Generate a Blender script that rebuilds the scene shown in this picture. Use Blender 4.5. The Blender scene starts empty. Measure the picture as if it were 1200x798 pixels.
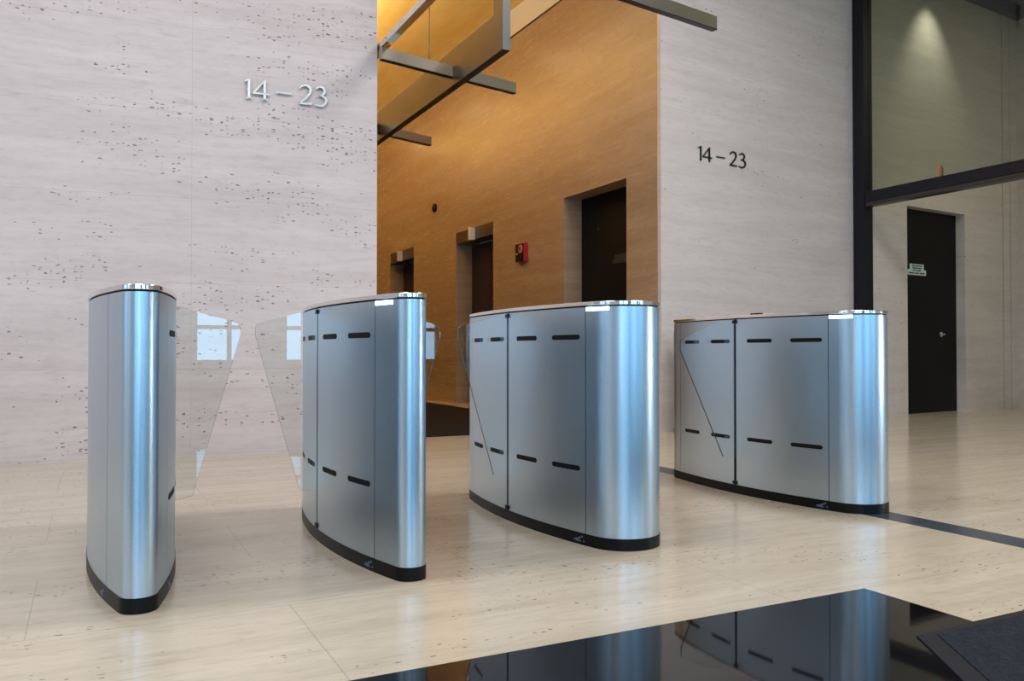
import bpy, bmesh, math, random
from math import sin, cos, radians as R, pi
from mathutils import Vector
random.seed(4)
S = bpy.context.scene
COL = S.collection

# ------------------------------------------------------------------ helpers
def tag(o, label=None, cat=None, group=None, kind=None):
    if label: o['label'] = label
    if cat: o['category'] = cat
    if group: o['group'] = group
    if kind: o['kind'] = kind
    return o

def empty(name, loc, rz=0.0, label=None, cat=None, group=None):
    o = bpy.data.objects.new(name, None); COL.objects.link(o)
    o.location = loc; o.rotation_euler = (0, 0, rz); o.empty_display_size = .1
    return tag(o, label, cat, group)

class MB:
    """collects geometry for ONE mesh object"""
    def __init__(s): s.v = []; s.f = []; s.m = []
    def add(s, vs, fs, mi=0):
        b = len(s.v); s.v += [tuple(p) for p in vs]
        s.f += [tuple(b + i for i in f) for f in fs]; s.m += [mi] * len(fs)
    def box(s, x0, x1, y0, y1, z0, z1, mi=0):
        s.add([(x0,y0,z0),(x1,y0,z0),(x1,y1,z0),(x0,y1,z0),(x0,y0,z1),(x1,y0,z1),(x1,y1,z1),(x0,y1,z1)],
              [(0,3,2,1),(4,5,6,7),(0,1,5,4),(1,2,6,5),(2,3,7,6),(3,0,4,7)], mi)
    def prism(s, pts, z0, z1, mi=0, side=None):
        n = len(pts); side = mi if side is None else side
        s.add([(x,y,z0) for x,y in pts] + [(x,y,z1) for x,y in pts],
              [tuple(range(n-1,-1,-1)), tuple(range(n,2*n))], mi)
        b = len(s.v) - 2*n
        for i in range(n):
            j = (i+1) % n
            s.f.append((b+i,b+j,b+n+j,b+n+i)); s.m.append(side)
    def tube(s, p, q, r, n=12, mi=0, r2=None):
        p, q = Vector(p), Vector(q); d = (q-p).normalized()
        a = d.orthogonal().normalized(); b = d.cross(a); r2 = r if r2 is None else r2
        vs = [p + (a*cos(2*pi*i/n) + b*sin(2*pi*i/n))*r for i in range(n)]
        vs += [q + (a*cos(2*pi*i/n) + b*sin(2*pi*i/n))*r2 for i in range(n)]
        s.add(vs, [tuple(range(n-1,-1,-1)), tuple(range(n,2*n))] + [(i,(i+1)%n,n+(i+1)%n,n+i) for i in range(n)], mi)
    def build(s, name, mats, parent=None, smooth=None, bevel=0.0, loc=(0,0,0), rz=0.0):
        me = bpy.data.meshes.new(name); me.from_pydata(s.v, [], s.f)
        for m in (mats if isinstance(mats, (list, tuple)) else [mats]): me.materials.append(m)
        for p, mi in zip(me.polygons, s.m): p.material_index = mi
        bm = bmesh.new(); bm.from_mesh(me)
        bmesh.ops.recalc_face_normals(bm, faces=bm.faces)
        if smooth:
            for f in bm.faces: f.smooth = True
            for e in bm.edges:
                if len(e.link_faces) == 2 and e.calc_face_angle(0) > R(smooth): e.smooth = False
        bm.to_mesh(me); bm.free()
        o = bpy.data.objects.new(name, me); COL.objects.link(o)
        o.location = loc; o.rotation_euler = (0,0,rz)
        if parent: o.parent = parent
        if bevel:
            b = o.modifiers.new('bevel', 'BEVEL'); b.width = bevel; b.segments = 2; b.limit_method = 'ANGLE'; b.angle_limit = R(35)
            b.harden_normals = False
        return o

def struct(o): o['kind'] = 'structure'; return o

# ------------------------------------------------------------------ materials
class NT:
    def __init__(s, name):
        s.mat = bpy.data.materials.new(name); s.mat.use_nodes = True
        s.t = s.mat.node_tree; s.t.nodes.clear()
        s.out = s.n('ShaderNodeOutputMaterial')
    def n(s, typ, **kw):
        o = s.t.nodes.new(typ)
        for k, v in kw.items():
            if k == 'inp':
                for a, b in v.items():
                    if hasattr(b, 'is_output'): s.t.links.new(b, o.inputs[a])
                    else: o.inputs[a].default_value = b
            else: setattr(o, k, v)
        return o
    def math(s, op, a, b=None, c=None, clamp=False):
        d = {0: a}
        if b is not None: d[1] = b
        if c is not None: d[2] = c
        return s.n('ShaderNodeMath', operation=op, use_clamp=clamp, inp=d).outputs[0]
    def mapr(s, v, a, b, c=0.0, d=1.0):
        return s.n('ShaderNodeMapRange', inp={0: v, 1: a, 2: b, 3: c, 4: d}).outputs[0]
    def mix(s, fac, a, b):
        n = s.n('ShaderNodeMix', data_type='RGBA')
        for i, x in ((0, fac), (6, a), (7, b)):
            if hasattr(x, 'is_output'): s.t.links.new(x, n.inputs[i])
            else: n.inputs[i].default_value = x
        return n.outputs[2]
    def noise(s, vec, sc, det=4, rough=.55, dist=0.0):
        return s.n('ShaderNodeTexNoise', inp={'Vector': vec, 'Scale': sc, 'Detail': det, 'Roughness': rough, 'Distortion': dist}).outputs[0]
    def scale(s, vec, sc, loc=(0,0,0)):
        return s.n('ShaderNodeMapping', inp={'Vector': vec, 'Scale': sc, 'Location': loc}).outputs[0]
    def bsdf(s, **kw):
        b = s.n('ShaderNodeBsdfPrincipled', inp={k.replace('_', ' '): v for k, v in kw.items()})
        s.t.links.new(b.outputs[0], s.out.inputs[0]); return b

def c4(r, g, b): return (r, g, b, 1)
def srgb(r, g, b):
    f = lambda x: ((x/255+.055)/1.055)**2.4 if x > 10 else x/255/12.92
    return (f(r), f(g), f(b), 1)

def simple(name, col, rough=.5, metal=0.0, spec=.5, **kw):
    t = NT(name); t.bsdf(Base_Color=col, Roughness=rough, Metallic=metal, **{'Specular IOR Level': spec}, **kw); return t.mat

def travertine(name, light, mid, dark, pits=.5, axis='wall', rough=.35, spec=.5, joint=None, jdark=.8, pitsize=1.0, seed=0.0, coat=0.0):
    """veined stone; veins run along local x. joint = (width, height, x0, y0, stagger)"""
    t = NT(name)
    co = t.n('ShaderNodeTexCoord').outputs['Object']
    sep = t.n('ShaderNodeSeparateXYZ', inp={0: co})
    X = sep.outputs[0]
    Y = sep.outputs[2] if axis == 'wall' else sep.outputs[1]
    if axis == 'side': X, Y = sep.outputs[1], sep.outputs[2]
    v = t.n('ShaderNodeCombineXYZ', inp={0: X, 1: Y, 2: seed}).outputs[0]
    warp = t.noise(t.scale(v, (1.1, 1.6, 1)), 1.0, 2)
    Yw = t.math('ADD', Y, t.math('MULTIPLY', warp, .10))
    vw = t.n('ShaderNodeCombineXYZ', inp={0: X, 1: Yw, 2: seed}).outputs[0]
    bands = t.noise(t.scale(vw, (.55, 6.5, 1)), 1.0, 7, .68)
    fine = t.noise(t.scale(vw, (3.0, 36, 1)), 1.0, 6, .75)
    mott = t.noise(t.scale(vw, (7, 26, 1), (2, 5, 0)), 1.0, 5, .7)
    cloud = t.noise(t.scale(v, (1.6, 3.2, 1)), 1.0, 5, .6)
    c = t.mix(t.mapr(bands, .36, .66), light, mid)
    c = t.mix(t.math('MULTIPLY', t.mapr(fine, .52, .78), .42), c, dark)
    c = t.mix(t.math('MULTIPLY', t.mapr(cloud, .46, .74), .35), c, mid)
    c = t.mix(t.math('MULTIPLY', t.mapr(mott, .5, .75), .38), c, dark)
    # pits: flattened voids gathered in bands
    jit = t.n('ShaderNodeTexNoise', inp={'Vector': t.scale(vw, (30, 30, 1)), 'Scale': 1.0, 'Detail': 3.0})
    vj = t.n('ShaderNodeVectorMath', operation='MULTIPLY_ADD', inp={0: jit.outputs['Color'], 1: (.035, .018, 0), 2: vw}).outputs[0]
    pv = t.scale(vj, (26/pitsize, 66/pitsize, 1))
    vor = t.n('ShaderNodeTexVoronoi', feature='F1', voronoi_dimensions='2D', inp={'Vector': pv, 'Scale': 1.0, 'Randomness': 1.0})
    rnd = t.n('ShaderNodeSeparateColor', inp={0: vor.outputs['Color']}).outputs[0]
    jag = t.noise(t.scale(vw, (45, 120, 1)), 1.0, 3)
    rad = t.math('MULTIPLY', t.mapr(rnd, 1-.22*pits, 1.0, .0, .40), t.mapr(jag, .35, .65, .55, 1.3))
    mask = t.mapr(t.noise(t.scale(vw, (1.0, 3.6, 1), (3, 7, 0)), 1.0, 4), .52-.04*pits, .60-.04*pits)
    pit = t.math('MULTIPLY', t.math('LESS_THAN', vor.outputs['Distance'], rad), t.math('GREATER_THAN', mask, .35))
    c = t.mix(t.math('MULTIPLY', pit, .85), c, (dark[0]*.25, dark[1]*.22, dark[2]*.2, 1))
    h = t.math('MULTIPLY', pit, -1.0)
    if joint:
        W, H, x0, y0, st = joint
        row = t.math('FLOOR', t.math('DIVIDE', t.math('SUBTRACT', Y, y0), H))
        off = t.math('MULTIPLY', t.math('MODULO', t.math('ABSOLUTE', row), 2.0), st*W)
        fx = t.math('MULTIPLY', t.math('FRACT', t.math('ADD', t.math('DIVIDE', t.math('SUBTRACT', t.math('SUBTRACT', X, x0), off), W), 100.0)), W)
        fy = t.math('MULTIPLY', t.math('FRACT', t.math('ADD', t.math('DIVIDE', t.math('SUBTRACT', Y, y0), H), 100.0)), H)
        jw = .0032
        j = t.math('MAXIMUM', t.math('LESS_THAN', fx, jw), t.math('LESS_THAN', fy, jw))
        # each slab its own slight tone
        col = t.math('FLOOR', t.math('DIVIDE', t.math('SUBTRACT', t.math('SUBTRACT', X, x0), off), W))
        wn = t.n('ShaderNodeTexWhiteNoise', noise_dimensions='2D', inp={'Vector': t.n('ShaderNodeCombineXYZ', inp={0: col, 1: row}).outputs[0]}).outputs[0]
        c = t.mix(t.math('MULTIPLY', wn, .22), c, mid)
        c = t.mix(t.math('MULTIPLY', j, jdark), c, (dark[0]*.6, dark[1]*.58, dark[2]*.55, 1))
        h = t.math('ADD', h, t.math('MULTIPLY', j, -.6))
    bump = t.n('ShaderNodeBump', inp={'Height': h, 'Strength': .35, 'Distance': .002}).outputs[0]
    t.bsdf(Base_Color=c, Roughness=t.mapr(fine, .3, .7, rough*.85, rough*1.2), Normal=bump,
           **{'Specular IOR Level': spec, 'Coat Weight': coat, 'Coat Roughness': .08})
    return t.mat

M = {}
M['wall_left'] = travertine('travertine pale pitted', srgb(226,215,214), srgb(208,196,195), srgb(172,158,156), pits=.95,
                            rough=.42, spec=.35, joint=(1.43, .65, 7-1.43*4, .015, 0.0), jdark=.3, seed=1.0)
M['wall_right'] = travertine('travertine pale plain', srgb(229,220,217), srgb(213,203,200), srgb(184,171,166), pits=.12,
                             rough=.38, spec=.4, joint=(1.57, .65, 0, .015, 0.0), jdark=.18, seed=5.0)
M['wall_corridor'] = travertine('travertine warm lit polished', srgb(184,163,140), srgb(164,140,114), srgb(126,100,76), pits=.1, axis='side',
                                rough=.25, spec=.5, joint=(1.57, .65, .63, .015, 0.0), jdark=.2, seed=9.0)  # stone colour carries part of the warm corridor light
M['floor'] = travertine('travertine floor polished', srgb(208,197,179), srgb(190,178,157), srgb(146,133,112), pits=.55, axis='floor',
                        rough=.16, spec=.5, joint=(1.443, .68, .567, 1.995, .5), jdark=.36, pitsize=.65, seed=13.0)

def metal_mat():
    t = NT('brushed stainless steel')
    co = t.n('ShaderNodeTexCoord').outputs['Object']
    gr = t.noise(t.scale(co, (150, 150, 420)), 1.0, 2, .6)
    sm = t.noise(t.scale(co, (5, 5, 2.5)), 1.0, 3)
    col = t.mix(t.mapr(gr, .3, .7), c4(.49,.60,.70), c4(.56,.67,.765))
    rg = t.mapr(sm, .3, .7, .31, .35)
    t.bsdf(Base_Color=col, Metallic=1.0, Roughness=rg)
    return t.mat
M['steel'] = metal_mat()
M['chrome'] = simple('polished chrome', c4(.78,.76,.74), .12, 1.0)
M['black'] = simple('black rubber plastic', c4(.003,.003,.0035), .4, 0, .2)
M['slot'] = simple('black slot void', c4(.004,.004,.004), .6, 0, .2)
M['gap'] = simple('dark seam void', c4(.01,.012,.014), .6, 0, .2)
M['bronze'] = simple('dark bronze sheet', c4(.20,.165,.12), .34, 1.0)
M['beam_side'] = simple('satin bronze beam steel', c4(.24,.21,.17), .3, 1.0)
M['bar'] = simple('satin steel bar', c4(.40,.36,.30), .34, 1.0)
M['beam_dark'] = simple('dark steel underside', c4(.012,.011,.016), .35, .3)  # undersides coloured much darker than the beam and bar sides
M['door_black'] = simple('black lacquered door', c4(.003,.003,.004), .45, 0, .18)
M['mullion'] = simple('black anodised aluminium', c4(.006,.006,.012), .4, .2, .4)
M['elevator'] = simple('brown bronze lift door', c4(.075,.05,.045), .38, .85)
M['white_band'] = simple('white painted cornice', srgb(225,222,210), .6)
M['gold_ceiling'] = None
M['ceiling'] = simple('white ceiling plaster', srgb(225,224,220), .8)
M['room_ceiling'] = simple('grey green ceiling paint', srgb(120,130,112), .8)
M['side_plaster'] = simple('pale grey plaster', srgb(190,188,186), .7)
M['header_dark'] = simple('dark grey metal header', c4(.05,.045,.04), .35, .5)
M['dark_wall'] = simple('dark panelled wall', srgb(70,66,62), .5)
M['letter_black'] = simple('black enamel letter', c4(.006,.008,.006), .35)
M['letter_steel'] = simple('mirror steel letter', c4(.86,.89,.9), .34, 1.0)
M['red'] = simple('red alarm plastic', c4(.42,.006,.018), .4)
M['sticker'] = simple('white sticker', srgb(215,232,230), .5)
M['ink'] = simple('dark print', c4(.02,.04,.05), .6)
M['dimsticker'] = simple('very dark grey sticker', c4(.02,.02,.021), .5)  # much darker than the other notice sticker
M['tan'] = simple('tan plastic', srgb(165,125,95), .5)
M['pink'] = simple('pale pink speaker disc', srgb(205,140,120), .5)
M['lantern'] = simple('frosted white lantern', srgb(225,218,214), .5)
M['glass_edge'] = simple('green glass edge', c4(.03,.06,.06), .1, 0, .6)

def gold():
    t = NT('gilded ceiling')
    co = t.n('ShaderNodeTexCoord').outputs['Object']
    n = t.noise(t.scale(co, (3.5, .9, 1)), 1.0, 5, .6)
    c = t.mix(t.mapr(n, .35, .65), srgb(250,216,128), srgb(243,196,96))
    t.bsdf(Base_Color=c, Roughness=.55); return t.mat
M['gold_ceiling'] = gold()

def arch_glass(name, tint, rough=.0, boost=1.0):
    t = NT(name)
    tr = t.n('ShaderNodeBsdfTransparent', inp={0: tint}).outputs[0]
    gl = t.n('ShaderNodeBsdfGlossy', inp={'Color': (1,1,1,1), 'Roughness': rough}).outputs[0]
    fr = t.n('ShaderNodeFresnel', inp={'IOR': 1.5}).outputs[0]
    front = t.math('SUBTRACT', 1.0, t.n('ShaderNodeNewGeometry').outputs['Backfacing'])
    m = t.n('ShaderNodeMixShader', inp={0: t.math('MULTIPLY', t.math('MULTIPLY', fr, front), boost, clamp=True), 1: tr, 2: gl}).outputs[0]
    t.t.links.new(m, t.out.inputs[0]); return t.mat
M['glass'] = arch_glass('clear toughened glass', c4(.955,.975,.972), 0, 2.0)
M['glass_tint'] = arch_glass('tinted partition glass', c4(.74,.78,.71), 0, 1.6)

def emis(name, col, st):
    t = NT(name); e = t.n('ShaderNodeEmission', inp={0: col, 1: st}).outputs[0]
    t.t.links.new(e, t.out.inputs[0]); return t.mat
M['led'] = emis('cool led', c4(.38,.62,1), 12.0)
M['led_pink'] = emis('pink led', c4(1,.35,.7), 4.0)

def granite(name, a, b, sc, rough, spec=.5, blocks=False):
    t = NT(name)
    co = t.n('ShaderNodeTexCoord').outputs['Object']
    n = t.noise(co, sc, 5, .7)
    f = t.mapr(n, .42, .62)
    if blocks:
        y = t.n('ShaderNodeSeparateXYZ', inp={0: co}).outputs[1]
        cell = t.math('FLOOR', t.math('MULTIPLY', t.math('ADD', y, .41), 2.3))
        w = t.n('ShaderNodeTexWhiteNoise', noise_dimensions='1D', inp={'W': cell}).outputs[0]
        f = t.math('MULTIPLY', f, t.mapr(w, .2, .8, .15, 1.0))
        base = t.mix(t.mapr(w, .3, .7), a, (b[0]*.7, b[1]*.7, b[2]*.7, 1))
        c = t.mix(f, base, b)
    else: c = t.mix(f, a, b)
    t.bsdf(Base_Color=c, Roughness=rough, **{'Specular IOR Level': spec}); return t.mat
M['granite'] = granite('polished black granite', c4(.0035,.0035,.005), c4(.006,.006,.008), 160, .035)
M['strip'] = granite('blue black granite strip', c4(.006,.010,.034), c4(.06,.085,.11), 30, .2, blocks=True)

def carpet(name, a, b):
    t = NT(name)
    co = t.n('ShaderNodeTexCoord').outputs['Object']
    n1 = t.noise(co, 380, 3, .8); n2 = t.noise(co, 55, 4, .7)
    f = t.math('MULTIPLY', t.mapr(n1, .35, .65), t.mapr(n2, .35, .65, .35, 1.0))
    bump = t.n('ShaderNodeBump', inp={'Height': n1, 'Strength': .8, 'Distance': .004}).outputs[0]
    t.bsdf(Base_Color=t.mix(f, a, b), Roughness=.95, Normal=bump, **{'Specular IOR Level': .15}); return t.mat
M['mat'] = carpet('charcoal mat pile', c4(.010,.011,.017), c4(.048,.054,.075))
M['runner'] = carpet('dark corridor carpet', c4(.010,.009,.009), c4(.028,.025,.024))
M['rubber'] = simple('grey black rubber edging', c4(.012,.013,.018), .75, 0, .25)

# ------------------------------------------------------------------ room shell
def cells(xs, zs, hole, d0, d1, plane='xz'):
    """solid slab made of cells; hole(i,j) -> True leaves an opening"""
    mb = MB(); nx, nz = len(xs)-1, len(zs)-1
    def P(x, z, d): return (x, d, z) if plane == 'xz' else ((d, x, z) if plane == 'yz' else (x, z, d))
    sol = lambda i, j: 0 <= i < nx and 0 <= j < nz and not hole(i, j)
    for i in range(nx):
        for j in range(nz):
            if not sol(i, j): continue
            a, b, c, d = xs[i], xs[i+1], zs[j], zs[j+1]
            mb.add([P(a,c,d0),P(b,c,d0),P(b,d,d0),P(a,d,d0)], [(0,1,2,3)])
            mb.add([P(a,c,d1),P(b,c,d1),P(b,d,d1),P(a,d,d1)], [(3,2,1,0)])
            if not sol(i-1,j): mb.add([P(a,c,d0),P(a,d,d0),P(a,d,d1),P(a,c,d1)], [(0,1,2,3)])
            if not sol(i+1,j): mb.add([P(b,c,d0),P(b,c,d1),P(b,d,d1),P(b,d,d0)], [(0,1,2,3)])
            if not sol(i,j-1): mb.add([P(a,c,d0),P(a,c,d1),P(b,c,d1),P(b,c,d0)], [(0,1,2,3)])
            if not sol(i,j+1): mb.add([P(a,d,d0),P(b,d,d0),P(b,d,d1),P(a,d,d1)], [(0,1,2,3)])
    for v in range(0): pass
    return mb

def weld(o):
    bm = bmesh.new(); bm.from_mesh(o.data); bmesh.ops.remove_doubles(bm, verts=bm.verts, dist=1e-5)
    bmesh.ops.recalc_face_normals(bm, faces=bm.faces); bm.to_mesh(o.data); bm.free(); return o

HC = 5.75           # lobby ceiling
LW = 7.0            # left wall length; its corner sits at the corridor mouth
# left front wall: local x runs along it, ends at the corner (2.118, 6.676)
aL = R(-4.97)
oL = (2.118 - LW*cos(aL)-0.0, 6.676 - LW*sin(aL), 0)
wl = cells([0, LW], [0, HC], lambda i, j: False, 0, .3).build('wall_left', M['wall_left'], loc=oL, rz=aL)
struct(weld(wl))
# right front wall, carries on through the glass partition to the far side room
aR = R(5.5); oR = (5.115, 6.829, 0)
DX0, DX1, DH = 4.156, 5.47, 2.655
wr = cells([.45, DX0, DX1, 6.42, 6.455, 6.625, 6.65, 6.9], [0, DH, HC],
           lambda i, j: (i == 1 and j == 0) or i in (3, 5), 0, .3)
wr.box(0, .45, 0, .048, 0, HC)      # the stone facing that wraps the corridor corner is a thin slab
wr = wr.build('wall_right', M['wall_right'], loc=oR, rz=aR)
struct(weld(wr))
g = MB(); g.box(6.40, 6.67, .06, .29, 0, HC); struct(g.build('trim_1', M['gap'], loc=oR, rz=aR))
def onR(x, y, z):  # local of right wall -> world
    return (oR[0] + x*cos(aR) - y*sin(aR), oR[1] + x*sin(aR) + y*cos(aR), z)
def onL(x, y, z):
    return (oL[0] + x*cos(aL) - y*sin(aL), oL[1] + x*sin(aL) + y*cos(aL), z)

# corridor right wall (plane u = 5.115), openings for one door and two lifts
CU = 5.115; CV = 6.829
ops = [(.602, 1.925), (3.904, 5.252), (7.159, 8.459)]
xs = [.05] + [q for o_ in ops for q in o_] + [12.2]
OH = 2.655; CT = 5.07
wc = cells(xs, [0, OH, CT], lambda i, j: i in (1, 3, 5) and j == 0, 0, .4, plane='yz')
wc = wc.build('wall_corridor', M['wall_corridor'], loc=(CU, CV, 0)); struct(weld(wc))
g = MB(); g.box(.0, .05, 0.02, 12.2, CT, CT+.028); struct(g.build('cornice_shadow_strip', M['mullion'], loc=(CU, CV, 0)))  # black strip drawn in for the shadow line below the white cornice
g = MB(); g.box(.012, .4, 0.0, 12.2, CT+.028, 5.46); struct(g.build('trim_3', M['white_band'], loc=(CU, CV, 0)))
g = MB(); g.box(0, .3, 0, 12.2, 0, 5.46); struct(g.build('wall_corridor_left', M['wall_corridor'], loc=(1.75, 6.99, 0)))
g = MB(); g.box(1.8, 5.5, 19.03, 19.2, 0, 5.46); struct(g.build('wall_corridor_end', M['wall_corridor']))
# corridor ceiling and the lintel face above the mouth
g = MB(); g.box(2.052, 5.50, 6.9, 19.1, 5.46, 5.56); struct(g.build('ceiling_corridor', M['gold_ceiling']))

# floor with the openings for granite inlays
FU = [-6.5, 2.332, 3.385, 3.56, 12.2]
fx = sorted([-6.5, -3.0, 2.332, 3.385, 3.56, 12.2]); fy = [-6.3, 1.607, 1.996, 19.2]
def fhole(i, j):
    a = (fx[i]+fx[i+1])/2; b = (fy[j]+fy[j+1])/2
    if 3.385 < a < 3.56 and b > 1.996: return True
    if a > -3.0 and a < 2.332 and b < 1.996: return True
    if a > 2.332 and b < 1.607: return True
    return False
fl = cells(fx, fy, fhole, -.1, 0, plane='xy').build('floor', M['floor']); struct(weld(fl))
g = MB(); g.prism([(-3.0,-6.3),(12.2,-6.3),(12.2,1.607),(2.332,1.607),(2.332,1.996),(-3.0,1.996)], -.1, 0)
struct(g.build('floor_granite', M['granite']))
g = MB(); g.box(3.385, 3.56, 1.996, 6.86, -.1, 0.0); struct(g.build('trim_4', M['strip']))
g = MB(); g.box(3.385, 3.56, 6.86, 19.2, -.1, 0.0); struct(g.build('trim_5', M['floor']))

# lobby ceiling, side wall, window wall behind the viewer
g = MB(); g.box(-6.5, 8.2, -6.3, 7.4, HC, HC+.1); struct(g.build('ceiling', M['ceiling']))
g = MB(); g.box(8.2, 12.3, -6.3, 8.0, HC, HC+.1); struct(g.build('ceiling_side_room', M['room_ceiling']))
wsl = cells([-6.3, -.6, 1.2, 2.0, 4.6, 7.8], [0, .62, 4.2, HC], lambda i, j: i in (1, 3) and j == 1, -6.6, -6.5, plane='yz')
struct(weld(wsl.build('wall_side_left', M['side_plaster'])))
for k, (a, b) in enumerate([(-.6, 1.2), (2.0, 4.6)]):
    g = MB()
    for y in (a, (a+b)/2-.03, b-.06): g.box(-6.59, -6.51, y, y+.06, .62, 4.2)
    for z in (.62, 1.15, 2.4, 4.14): g.box(-6.58, -6.52, a, b, z, z+.06)
    struct(g.build('window_%d' % (k+7), M['mullion']))
    L = bpy.data.lights.new('side_daylight', 'AREA'); L.shape = 'RECTANGLE'; L.size = b-a-.1; L.size_y = 3.5
    L.energy = .9*L.size*L.size_y*pi; L.color = (.34, .66, 1.0)
    lo = bpy.data.objects.new('side_daylight', L); COL.objects.link(lo)
    lo.location = (-6.68, (a+b)/2, 2.41); lo.rotation_euler = (R(90), 0, R(-90))
g = MB(); g.box(0, .2, 0, 13.8, 0, HC); struct(g.build('wall_side_right', M['wall_right'], loc=(11.93, -6.3, 0)))
bays = [(-5.6, -3.4), (-2.6, -.6), (1.2, 2.25), (2.6, 3.9), (4.9, 5.5), (6.2, 7.8)]
bx = [-6.6] + [q for b_ in bays for q in b_] + [12.2]
wb = cells(bx, [0, .62, 3.0, HC], lambda i, j: i % 2 == 1 and j == 1, -6.5, -6.2).build('wall_back', M['dark_wall']); struct(weld(wb))
for k, (a, b) in enumerate(bays):
    g = MB()
    m = (a+b)/2
    for x in (a, m-.03, b-.06): g.box(x, x+.06, -6.4, -6.3, .62, 3.0)
    for z in (.62, 1.15, 2.4, 2.94): g.box(a, b, -6.39, -6.31, z, z+.06)
    struct(g.build('window_%d' % (k+1), M['mullion']))
    L = bpy.data.lights.new('daylight', 'AREA'); L.shape = 'RECTANGLE'; L.size = b-a-.1; L.size_y = 2.3
    L.energy = 5.6*L.size*L.size_y*pi; L.color = (.28, .66, 1.0)
    lo = bpy.data.objects.new('daylight', L); COL.objects.link(lo)
    lo.location = (m, -6.55, 1.80); lo.rotation_euler = (R(90), 0, 0)

wse = cells([-6.3, -1.0, .35, .62], [0, .25, 2.5, HC], lambda i, j: i == 1 and j == 1, 8.18, 8.30, plane='yz')
struct(weld(wse.build('wall_entrance', M['side_plaster'])))
g = MB()
for y in (-1.0, .29): g.box(8.2, 8.28, y, y+.06, .25, 2.5)
for z in (.25, 1.30, 2.44): g.box(8.2, 8.28, -1.0, .35, z, z+.06)
struct(g.build('window_9', M['mullion']))
L = bpy.data.lights.new('entrance_daylight', 'AREA'); L.shape = 'RECTANGLE'; L.size = .55; L.size_y = .40
L.energy = 62; L.color = (.72, .88, 1.0)
lo = bpy.data.objects.new('entrance_daylight', L); COL.objects.link(lo)
lo.location = (8.34, -.33, .80); lo.rotation_euler = (R(90), 0, R(90))
# glass partition of the side room
pt = empty('glass_partition', (8.165, 7.12, 0), 0, 'black framed floor to ceiling glass partition at right of the pale stone wall', 'partition')
g = MB(); g.box(0, .15, -.16, .0, 0, HC-.005); g.build('mullion', M['mullion'], pt, bevel=.004)
g = MB(); g.box(.01, .14, -6.5, -.16, 2.565, 2.69); g.build('transom', M['mullion'], pt, bevel=.004)
g = MB(); g.box(.02, .13, -6.5, -.16, 2.515, 2.565); g.build('door_header', M['header_dark'], pt)
g = MB(); g.box(.07, .082, -6.5, -.16, 2.69, HC-.01); g.build('upper_pane', M['glass_tint'], pt)
# dark trim running where side-room wall meets ceiling
g = MB(); g.box(3.4, 6.86, -.10, -.0, HC-.17, HC-.001); struct(g.build('trim_6', M['mullion'], loc=oR, rz=aR))
g = MB(); g.box(11.83, 11.93, -6.2, 7.35, HC-.17, HC-.001); struct(g.build('trim_7', M['mullion']))

# ------------------------------------------------------------------ doors
def knob_handle(parent, x, z, y):
    g = MB(); g.tube((x, y, z), (x, y-.015, z), .034, 20); g.tube((x, y-.012, z), (x, y-.06, z), .011, 12)
    g.tube((x, y-.052, z), (x-.105, y-.056, z-.006), .0115, 12, r2=.009)
    return g.build('door_handle', M['chrome'], parent, smooth=40)

d = empty('door_1', onR(DX0, .125, 0), aR); struct(d)
g = MB(); g.box(0.001, DX1-DX0-.001, 0, .05, 0.001, DH-.001)
g.build('door_leaf', M['door_black'], d, bevel=.003)
knob_handle(d, .93, 1.035, 0)
# notice on the door: two overlapping strips with lines of small unreadable print
g = MB(); g.box(.245, .555, -.004, 0, 1.86, 1.945); g.box(.195, .605, -.0035, 0, 1.80, 1.872)
sg = empty('door_sign', (0, 0, 0)); 
sg.location = onR(DX0, .125, 0); sg.rotation_euler = (0, 0, aR)
tag(sg, 'small white stepped notice stuck on the black door in the side room', 'sign')
g.build('sign_plate', M['sticker'], sg)
g = MB()
for (z, words) in ((1.922, [(.29,.36),(.37,.44),(.45,.51)]), (1.892, [(.30,.42),(.43,.50)]), (1.861, [(.31,.36),(.375,.42),(.43,.49)]), (1.826, [(.22,.34),(.36,.44),(.46,.57)])):
    for a, b in words: g.box(a, b, -.0052, -.004, z-.008, z+.008)
g.build('print', M['ink'], sg)

d = empty('door_2', (CU+.25, CV+.602, 0)); struct(d)
g = MB(); g.box(0, .05, 0.001, 1.322, .001, OH-.001); g.build('door_leaf', M['door_black'], d, bevel=.003)
g = MB(); g.tube((0,.93,2.25),(-.008,.93,2.25),.009,12); g.build('peephole', M['chrome'], d)
s2 = empty('door_notice', (CU+.25, CV+.602, 0)); tag(s2, 'dim grey notice on the black door in the warm lit corridor', 'sign')
g = MB(); g.box(-.003, 0, .28, .60, 1.86, 1.91); g.box(-.003, 0, .24, .64, 1.81, 1.862); g.build('sign_plate', M['dimsticker'], s2)
g = MB()
for z, a, b in ((1.888,.31,.57),(1.845,.27,.61)):
    g.box(-.0042, -.003, a, b, z-.006, z+.006)
g.build('print', M['ink'], s2)

for k, (a, b) in enumerate(ops[1:]):
    e = empty('elevator', (CU, CV+a, 0), 0,
              ['lift entrance nearer the lobby, fully seen beside the red alarm box', 'farthest lift entrance, just right of the left pale wall corner'][k],
              'elevator', 'lifts along the corridor wall')
    w = b-a
    for q in (0, 1):
        g = MB(); g.box(.27, .30, w/2*q+.002, w/2*(q+1)-.002, .01, 2.47)
        g.build('door_panel', M['elevator'], e, bevel=.002)
    g = MB(); g.box(.002, .34, 0.001, w-.001, 2.475, OH-.002); g.build('header', M['bronze'], e, bevel=.002)
    g = MB(); g.box(-.085, .002, w*.49-.03, w*.49+.03, 2.465, OH-.005); g.build('lantern', M['lantern'], e, bevel=.004)
    g = MB(); g.box(.24, .30, 0.001, w-.001, 0, .012); g.build('sill', M['chrome'], e)

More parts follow.
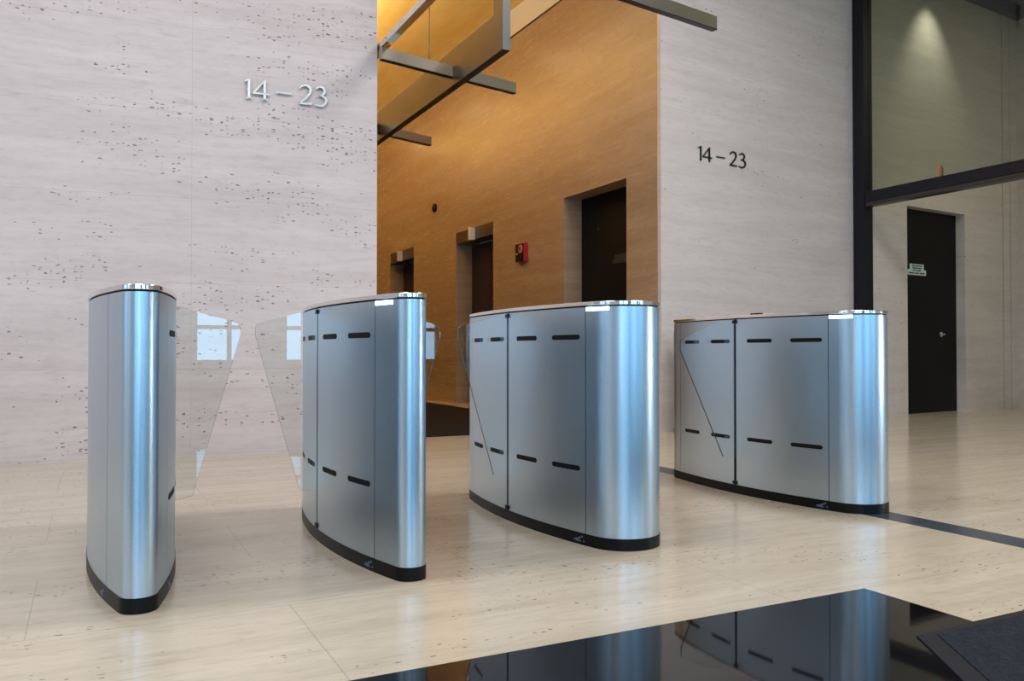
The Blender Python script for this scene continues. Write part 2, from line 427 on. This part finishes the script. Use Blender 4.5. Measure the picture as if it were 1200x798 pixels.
# fire alarm unit, red box with black face
fa = empty('fire_alarm', (CU, CV+2.845, 0), 0, 'red fire alarm unit with black front on the corridor wall', 'alarm')
g = MB(); g.box(-.062, .004, 0, .245, 1.985, 2.225); g.build('housing', M['red'], fa, bevel=.006)
g = MB(); g.box(-.068, -.0625, .008, .237, 1.99, 2.22); g.build('front_plate', M['black'], fa, bevel=.002)
g = MB(); g.tube((-.068,.085,2.15),(-.078,.085,2.15),.055,20); g.tube((-.077,.085,2.15),(-.081,.085,2.15),.03,20,mi=1)
g.build('speaker', [M['pink'], M['red']], fa, smooth=40)
g = MB(); g.box(-.07, -.068, .17, .21, 2.085, 2.10); g.build('indicator', M['sticker'], fa)
g = MB(); g.tube((CU, CV+6.139, 3.187), (CU-.03, CV+6.139, 3.187), .07, 24); g.tube((CU-.03, CV+6.139, 3.187), (CU-.045, CV+6.139, 3.187), .055, 24, r2=.03)
tag(g.build('wall_sensor', M['black'], smooth=40), 'small round black disc high on the warm corridor wall', 'sensor')
# little tan box standing on the transom
g = MB(); g.box(8.20, 8.27, 6.00, 6.05, 2.692, 2.80); g.box(8.215, 8.255, 6.0, 6.05, 2.80, 2.82)
tag(g.build('sensor_box', M['tan'], bevel=.003), 'tiny tan box standing on the black transom of the glass partition', 'sensor')

# ------------------------------------------------------------------ numerals
def spline(pts, n=8):
    out = []
    for i in range(len(pts)-1):
        p0 = pts[max(i-1,0)]; p1 = pts[i]; p2 = pts[i+1]; p3 = pts[min(i+2,len(pts)-1)]
        for k in range(n):
            t = k/n
            out.append(tuple(.5*((2*p1[c]) + (-p0[c]+p2[c])*t + (2*p0[c]-5*p1[c]+4*p2[c]-p3[c])*t*t + (-p0[c]+3*p1[c]-3*p2[c]+p3[c])*t**3) for c in range(3)))
    out.append(pts[-1]); return out
def stroke(mb, pts, ox, oz, sx, sz, y0, y1, curve=False):
    """pts (x, z, width); a ribbon of changing width, extruded"""
    if curve: pts = spline(pts)
    P = [(ox+x*sx, oz+z*sz, w*sz) for x, z, w in pts]
    Lf, Rt = [], []
    for i, (x, z, w) in enumerate(P):
        a = P[max(i-1,0)]; b = P[min(i+1,len(P)-1)]
        dx, dz = b[0]-a[0], b[1]-a[1]; l = math.hypot(dx, dz) or 1
        nx, nz = -dz/l, dx/l
        Lf.append((x+nx*w/2, z+nz*w/2)); Rt.append((x-nx*w/2, z-nz*w/2))
    n = len(P)
    vs = [(x,y0,z) for x,z in Lf] + [(x,y0,z) for x,z in Rt] + [(x,y1,z) for x,z in Lf] + [(x,y1,z) for x,z in Rt]
    fs = []
    for i in range(n-1):
        fs += [(i,i+1,n+i+1,n+i), (2*n+i,3*n+i,3*n+i+1,2*n+i+1), (i,2*n+i,2*n+i+1,i+1), (n+i,n+i+1,3*n+i+1,3*n+i)]
    fs += [(0,n,3*n,2*n), (n-1,3*n-1,4*n-1,2*n-1)]
    mb.add(vs, fs)
GL = {
 'one':  [([(.26,0,.12),(.26,1,.12)],0), ([(.27,.985,.07),(.03,.86,.05)],0)],
 'four': [([(.66,0,.13),(.66,1,.12)],0), ([(.66,.98,.07),(.03,.30,.07)],0), ([(0,.30,.07),(.92,.30,.075)],0)],
 'dash': [([(0,.46,.065),(.85,.46,.065)],0)],
 'two':  [([(.05,.80,.06),(.14,.93,.09),(.32,1.0,.09),(.52,.93,.12),(.58,.74,.125),(.48,.50,.11),(.27,.24,.09),(.04,.03,.07)],1), ([(.03,.035,.085),(.66,.035,.09)],0)],
 'three':[([(.10,.87,.06),(.24,.98,.08),(.42,.98,.10),(.54,.84,.12),(.50,.66,.11),(.36,.56,.07),(.22,.53,.05)],1),
          ([(.22,.535,.05),(.44,.52,.08),(.60,.40,.12),(.62,.22,.125),(.48,.04,.10),(.26,-.01,.08),(.04,.05,.06)],1)],
}
SERIF = {'one': [([(.10,.015,.035),(.42,.015,.035)],0)], 'four': [([(.50,.015,.035),(.82,.015,.035)],0)], 'dash': [], 'two': [([(.63,.0,.04),(.66,.14,.03)],0)], 'three': []}
SEQ = [('one', 'numeral_one'), ('four', 'numeral_four'), ('dash', 'dash'), ('two', 'numeral_two'), ('three', 'numeral_three')]
def number_sign(fn, ang, x, z, h, offs, mat, label, serif, d0, d1):
    root = empty('floor_number_sign', fn(x, 0, 0), ang); tag(root, label, 'sign')
    for (k, nm), (ox, sx) in zip(SEQ, offs):
        mb = MB()
        for pts, c in GL[k] + (SERIF[k] if serif else []):
            stroke(mb, pts, ox, z, sx, h, -d1, -d0, bool(c))
        if d0 > 0:   # stand-off pins into the stone
            mb.box(ox+.02, ox+.026, -d0, 0.01, z+h*.45, z+h*.45+.006)
        mb.build(nm, mat, root)
    return root
number_sign(onR, aR, .505, 2.785, .15, [(0,.17),(.07,.148),(.27,.15),(.465,.17),(.60,.17)], M['letter_black'],
            'black numerals reading 14 to 23 on the right pale stone wall', False, 0, .012)
number_sign(onL, aL, LW-1.052, 2.775, .152, [(.0,.14),(.065,.135),(.245,.14),(.415,.16),(.535,.155)], M['letter_steel'],
            'shiny silver numerals reading 14 to 23 on the left pitted stone wall', True, .012, .022)

# ------------------------------------------------------------------ turnstiles
def halfw(y, a, b, r):
    A = a-r; B = b-r; rho = (A*A+B*B)/(2*B); return math.sqrt((rho+r)**2-y*y)-(rho-B)
def geom(a, b, r):
    A = a-r; B = b-r; rho = (A*A+B*B)/(2*B); return A, B, rho, math.asin(A/rho)
def outline(a, b, r, off=0.0, n=40):
    """closed plan: two arcs meeting in rounded tips; off = offset outwards"""
    A, B, rho, t0 = geom(a, b, r); rr = r+off; P = []
    for sgn in (1, -1):
        for i in range(n+1):
            t = t0 - 2*t0*i/n
            P.append((sgn*(rho*cos(t)-(rho-B)+rr*cos(t)), sgn*(rho*sin(t)+rr*sin(t))))
        for i in range(1, 20):
            e = -t0 - (pi-2*t0)*i/20
            P.append((sgn*rr*cos(e), sgn*(-A+rr*sin(e))))
    return P
def side_curve(a, b, r, y0, y1, side, off, n=24):
    A, B, rho, t0 = geom(a, b, r); P = []
    t_a = math.asin(y0/(rho+r)); t_b = math.asin(y1/(rho+r))
    for i in range(n+1):
        t = t_a + (t_b-t_a)*i/n
        P.append((side*((rho+r+off)*cos(t)-(rho-B)), (rho+r+off)*sin(t)))
    return P
def nose_curve(a, b, r, ys, end, off, n=22):
    """from the seam on one side round the tip to the seam on the other; end=-1 near, 1 far"""
    A, B, rho, t0 = geom(a, b, r); rr = r+off; P = []
    t_s = math.asin(ys/(rho+r)); 
    for i in range(n+1):
        t = t_s + (t0-t_s)*i/n
        P.append(((rho+rr)*cos(t)-(rho-B), (rho+rr)*sin(t)))
    for i in range(1, 24):
        e = t0 + (pi-2*t0)*i/24
        P.append((rr*cos(e), A+rr*sin(e)))
    Q = [(-x, y) for x, y in P[:n+1]][::-1]
    P += Q
    return [(x, end*y) for x, y in P]
def shell(outer, inner, z0, z1):
    mb = MB(); n = len(outer)
    vs = [(x,y,z0) for x,y in outer] + [(x,y,z1) for x,y in outer] + [(x,y,z0) for x,y in inner] + [(x,y,z1) for x,y in inner]
    fs = []
    for i in range(n-1):
        fs += [(i,i+1,n+i+1,n+i), (2*n+i,3*n+i,3*n+i+1,2*n+i+1), (i,2*n+i,2*n+i+1,i+1), (n+i,n+i+1,3*n+i+1,3*n+i)]
    fs += [(0,n,3*n,2*n), (n-1,3*n-1,4*n-1,2*n-1)]
    mb.add(vs, fs); return mb

SEAM = .588; SLOT = .028; Z0 = .048; Z1 = .978
WING = [(0,.982),(.06,.966),(.13,.945),(.20,.928),(.244,.914),(.256,.905),(.26,.89),(.26,.865),(.255,.845),(.078,.218),(.0,.205)]
WIDE = [(0,.980),(.11,.962),(.20,.938),(.29,.905),(.36,.872),(.381,.862),(.389,.850),(.389,.806),(.383,.790),(.092,.210),(0,.20)]
NARROW = (.7715, .1505, .0560); BROAD = (.7627, .2213, .1553)

def make_turnstile(shape, loc, rz, wings, label, lights=(-1,), top_sensor=False, bare=()):
    a, b, r = shape
    root = empty('turnstile', loc, rz, label, 'turnstile')
    g = MB(); g.prism(outline(a, b, r, .002), 0, Z0); g.build('base', M['black'], root, smooth=30)
    g = MB(); g.prism(outline(a, b, r, -.007), Z0-.001, Z1+.006); g.build('inner_frame', M['gap'], root, smooth=30)
    # rounded covers at both ends
    for end in (-1, 1):
        nc = [nose_curve(a, b, r, SEAM+.0018, end, o) for o in (0, -.005)]
        cv = shell(nc[0], nc[1], Z0, Z1).build('end_cover', M['steel'], root, smooth=30)
    for side in (-1, 1):
        for (y0, y1) in ((-SEAM+.0018, SLOT-.010), (SLOT+.010, SEAM-.0018)):
            sc = [side_curve(a, b, r, y0, y1, side, o) for o in (0, -.005)]
            pn = shell(sc[0], sc[1], Z0, Z1).build('side_panel', M['steel'], root, smooth=30)
            spans = [] if side in bare else [(-.250,-.066), (-.556,-.366)] if y0 < -.1 else [(.070,.245), (.362,.530)]
            for (s0, s1) in spans:
                for zc in (.856, .312):
                    mb = MB(); c = side_curve(a, b, r, s0, s1, side, .0009, 22); ci = side_curve(a, b, r, s0, s1, side, -.004, 22)
                    vs = []; fs = []; n = len(c); hh = .0105
                    for k, (p, q) in enumerate(zip(c, ci)):
                        dd = min(abs(p[1]-c[0][1]), abs(p[1]-c[-1][1]))
                        h = hh if dd >= hh else math.sqrt(max(hh*hh-(hh-dd)**2, 1e-7))
                        vs += [(p[0],p[1],zc-h), (p[0],p[1],zc+h), (q[0],q[1],zc-h), (q[0],q[1],zc+h)]
                        if k:
                            o1, o0 = 4*k, 4*(k-1)
                            fs += [(o0,o1,o1+1,o0+1), (o0+2,o0+3,o1+3,o1+2), (o0+1,o1+1,o1+3,o0+3), (o0,o0+2,o1+2,o1)]
                    fs += [(0,1,3,2), (4*n-4,4*n-2,4*n-1,4*n-3)]
                    mb.add(vs, fs); mb.build('slot', M['slot'], pn)
        # black wing channel with its small end brackets
        if side in bare: continue
        sc = [side_curve(a, b, r, SLOT-.0085, SLOT+.0085, side, o, 3) for o in (-.001, -.008)]
        ch = shell(sc[0], sc[1], Z0, Z1).build('wing_channel', M['black'], root)
        x = side*halfw(SLOT, a, b, r)
        for z in (Z0+.004, Z1-.022):
            g = MB()
            g.box(min(x-side*.004, x+side*.007), max(x-side*.004, x+side*.007), SLOT-.015, SLOT+.015, z, z+.018)
            g.build('bracket', M['black'], ch)
        if side in wings:
            pts = wings[side]; dk = .010
            P = [(x - side*.004 + side*dx, z) for dx, z in pts]
            n = len(P); mb = MB()
            mb.add([(px, SLOT-dk/2, z) for px, z in P] + [(px, SLOT+dk/2, z) for px, z in P],
                   [tuple(range(n)), tuple(range(2*n-1, n-1, -1))], 0)
            base = len(mb.v)-2*n
            for i in range(n):
                j = (i+1) % n
                mb.f.append((base+i, base+j, base+n+j, base+n+i)); mb.m.append(1)
            mb.build('glass_wing', [M['glass'], M['glass_edge']], root)
        # glowing status bar tucked under the lid next to the seam
        for end in (lights if side == -1 else ()):
            y0, y1 = sorted((end*(SEAM+.004), end*(SEAM+.122)))
            nn = nose_curve(a, b, r, SEAM+.004, end, .0012); ni = nose_curve(a, b, r, SEAM+.004, end, -.004)
            half = [(p, q) for p, q in zip(nn, ni) if p[0]*side > 0 and abs(p[1]) <= SEAM+.122]
            shell([p for p, q in half], [q for p, q in half], Z1-.016, Z1-.001).build('status_light', M['led'], root)
    g = MB(); g.prism(outline(a, b, r, .003), .984, 1.0); g.build('lid', M['chrome'], root, smooth=30, bevel=.002)
    if top_sensor:
        g = MB(); g.box(-.16, -.13, -.10, -.03, 1.0, 1.012); g.build('lid_sensor', M['black'], root, bevel=.003)
    # small maker's mark on the plinth left of the seam
    x = -halfw(.545, a, b, r)
    A, B, rho, t0 = geom(a, b, r); t = math.asin(-.545/(rho+r))
    for side in (-1, 1):
        mk = MB(); n = 0
        for (s, z, ln, hh) in ((-.024,.034,.010,.006), (-.034,.016,.008,.005), (-.010,.028,.014,.007), (.004,.020,.022,.008), (.020,.017,.014,.006), (-.002,.014,.03,.004)):
            cc = side_curve(a, b, r, -.545+s-ln/2, -.545+s+ln/2, side, .0032, 2); ci = side_curve(a, b, r, -.545+s-ln/2, -.545+s+ln/2, side, .001, 2)
            q = shell(cc, ci, z-hh/2, z+hh/2); mk.add(q.v, q.f)
        mk.build('emblem', M['mark'], root)
    return root
M['mark'] = simple('blue grey printed mark', c4(.10,.14,.26), .4)

TS = [((.150,3.558), -.59, NARROW, {1: WING}, 'slim steel turnstile standing alone at far left, seen end on'),
      ((1.018,3.526), -.355, NARROW, {-1: WING, 1: WING}, 'slim steel turnstile with glass wings on both sides, second from left'),
      ((1.996,3.535), -.728, BROAD, {-1: WING, 1: WIDE}, 'broad steel turnstile in front of the corridor mouth, third from left'),
      ((3.480,3.640), .172, BROAD, {-1: WIDE, 1: WING}, 'broad steel turnstile at far right with wing outline across its left side'),
      ((5.20,5.93), 0, NARROW, {1: WING}, 'steel turnstile mostly hidden behind the far right one, near the wall corner')]
for (p, rd, sh, wg, lb) in TS:
    make_turnstile(sh, (p[0], p[1], 0), R(rd), wg, lb, top_sensor=(sh is BROAD and p[0] > 3),
                   lights=() if p[0] < .5 else ((-1, 1) if p[0] > 5 else (-1,)), bare=(-1,) if p[0] < .5 else ())

# ------------------------------------------------------------------ mats
m = empty('entrance_mat', (0, 0, 0), 0, 'charcoal entrance mat with rubber edging at bottom right corner', 'mat')
out = [(2.066,1.592),(4.4,1.592),(4.4,-.4),(1.10,-.4),(1.10,.18)]
inn = [(2.095,1.560),(4.36,1.560),(4.36,-.36),(1.15,-.36),(1.15,.165)]
g = MB(); n = 5
g.add([(x,y,0.0) for x,y in out] + [(x,y,.004) for x,y in out] + [(x,y,.011) for x,y in inn],
      [(0,1,2,3,4)] + [(i,(i+1)%5,5+(i+1)%5,5+i) for i in range(5)] + [(5+i,5+(i+1)%5,10+(i+1)%5,10+i) for i in range(5)] + [(14,13,12,11,10)])
g.build('rubber_edging', M['rubber'], m)
g = MB(); g.prism([(2.10,1.553),(4.35,1.553),(4.35,-.35),(1.157,-.35),(1.157,.165)], .0112, .014)
g.build('carpet_pile', M['mat'], m)
g = MB(); g.box(2.6, 4.76, 7.38, 18.6, 0.0, .012)
tag(g.build('carpet_runner', M['runner'], bevel=.003), 'dark carpet covering the corridor floor beside the lifts', 'carpet')

# ------------------------------------------------------------------ suspended ceiling metalwork
def rod(parent, x, y, z0, z1):
    g = MB(); g.tube((x,y,z0),(x,y,z1),.005,8); return g.build('rod', M['bronze'], parent, smooth=40)
bA = empty('ceiling_beam', (2.832, 5.712, 0), 0, 'long tall bronze beam with upright end hanging in the corridor mouth', 'beam', 'hanging metal beams')
g = MB(); g.box(-.031, .031, 0, 11.5, 3.104, 3.42); g.box(-.031, .031, 0, .16, 3.42, 5.46 if False else 4.6); g.build('web', M['beam_side'], bA, bevel=.002)
g = MB(); g.box(-.033, .033, -.002, 11.5, 3.098, 3.104); g.build('underside', M['beam_dark'], bA)
g = MB(); g.box(-.032, .032, -.004, -.0005, 3.10, 4.6); g.build('end_plate', M['chrome'], bA)
rod(bA, 0, 1.62, 3.42, 5.46); rod(bA, 0, 5.3, 3.42, 5.46); rod(bA, 0, 9.3, 3.42, 5.46)
bB = empty('ceiling_beam', (2.158, 4.6, 0), 0, 'slim polished beam at top left of the corridor mouth, beside the pale wall', 'beam', 'hanging metal beams')
g = MB(); g.box(-.03, .035, 0, 12.4, 3.30, 3.35); g.build('web', M['chrome'], bB, bevel=.002)
rod(bB, 0.005, 1.0, 3.345, HC); rod(bB, .13, 5.6, 3.27, 5.46) if False else None
def cross(u0, v0, u1, v1, label, rods, grp):
    L = math.hypot(u1-u0, v1-v0); an = math.atan2(v1-v0, u1-u0)
    e = empty('ceiling_crossbar', (u0, v0, 0), an, label, 'bar', grp)
    g = MB(); g.box(0, L, 0, .05, 3.18, 3.275); g.build('web', M['bar'], e, bevel=.002)
    g = MB(); g.box(0.0, L, .001, .049, 3.174, 3.18); g.build('underside', M['beam_dark'], e)
    for x, z1 in rods: 
        g = MB(); g.tube((x,.025,3.275),(x,.025,z1),.006,8); g.build('rod', M['bronze'], e, smooth=40)
GB = 'crossbars of the hanging metalwork'
cross(2.115, 6.533, 3.499, 6.85, 'crossbar passing through the long bronze beam, bright at its left end', [], GB)
cross(2.30, 8.60, 3.512, 9.02, 'smallest crossbar, poking out behind the long bronze beam low down', [], GB)
cross(2.2, 4.51, 4.129, 4.823, 'crossbar at the top edge in front of the right pale wall', [(.5, HC), (1.2, HC)], GB)

# ------------------------------------------------------------------ lights
def area(name, loc, rot, sx, sy, e, col):
    L = bpy.data.lights.new(name, 'AREA'); L.shape = 'RECTANGLE'; L.size = sx; L.size_y = sy; L.energy = e; L.color = col
    o = bpy.data.objects.new(name, L); COL.objects.link(o); o.location = loc; o.rotation_euler = rot; return o
for x, e_ in ((-3.6, 85), (-.2, 112), (4.3, 165)):
    for y in (-2.6, 3.2):
        area('lobby_downlight', (x, y, HC-.02), (0,0,0), 1.6, 1.6, e_, (1, .955, .935))
# warm corridor: uplights washing the gilded ceiling, lamps between the beams
for y in (8.2, 11.2, 14.2, 17.2):
    area('corridor_uplight', (2.5, y, 4.55), (R(180), R(-6), 0), .25, 2.4, 72, (1, .86, .68))
    area('corridor_downlight', (3.7, y, 5.3), (0, 0, 0), .5, .5, 2, (1, .78, .48))
# side room: a dim room with one spot grazing the wall
sp = bpy.data.lights.new('side_room_spot', 'SPOT'); sp.energy = 75; sp.spot_size = R(70); sp.spot_blend = 1.0; sp.color = (1, .95, .8); sp.shadow_soft_size = .05
so = bpy.data.objects.new('side_room_spot', sp); COL.objects.link(so); so.location = (9.75, 6.87, HC-.12)
so.rotation_euler = (R(14), 0, 0)
area('side_room_light', (10.1, 3.5, HC-.05), (0,0,0), 1.6, 3.0, 48, (1, .93, .62))
# flash by the camera
fl_ = bpy.data.lights.new('camera_flash', 'POINT'); fl_.energy = 7; fl_.shadow_soft_size = .06; fl_.color = (.9, .96, 1)
fo = bpy.data.objects.new('camera_flash', fl_); COL.objects.link(fo); fo.location = (-.05, -.05, .93)

# world: bright overcast sky outside the windows
w = bpy.data.worlds.new('World'); S.world = w; w.use_nodes = True
nt = w.node_tree; bgn = nt.nodes['Background']
bgn.inputs[0].default_value = (.62, .80, 1, 1); bgn.inputs[1].default_value = 1.0

# ------------------------------------------------------------------ camera
cam = bpy.data.cameras.new('camera'); co = bpy.data.objects.new('camera', cam); COL.objects.link(co)
cam.sensor_width = 36; cam.lens = 984/1200*36; cam.clip_start = .05; cam.clip_end = 100
co.location = (0, 0, .7916)
co.rotation_euler = (R(90) + math.atan(14.13/984), 0, -.4671)
S.camera = co
S.view_settings.view_transform = 'Standard'; S.view_settings.look = 'None'
S.view_settings.exposure = 0.0; S.view_settings.gamma = 1.0; S.view_settings.use_curve_mapping = False
S.cycles.use_denoising = True
S.cycles.max_bounces = 10; S.cycles.transparent_max_bounces = 16
S.cycles.sample_clamp_indirect = 6.0
S.cycles.caustics_reflective = False; S.cycles.caustics_refractive = False
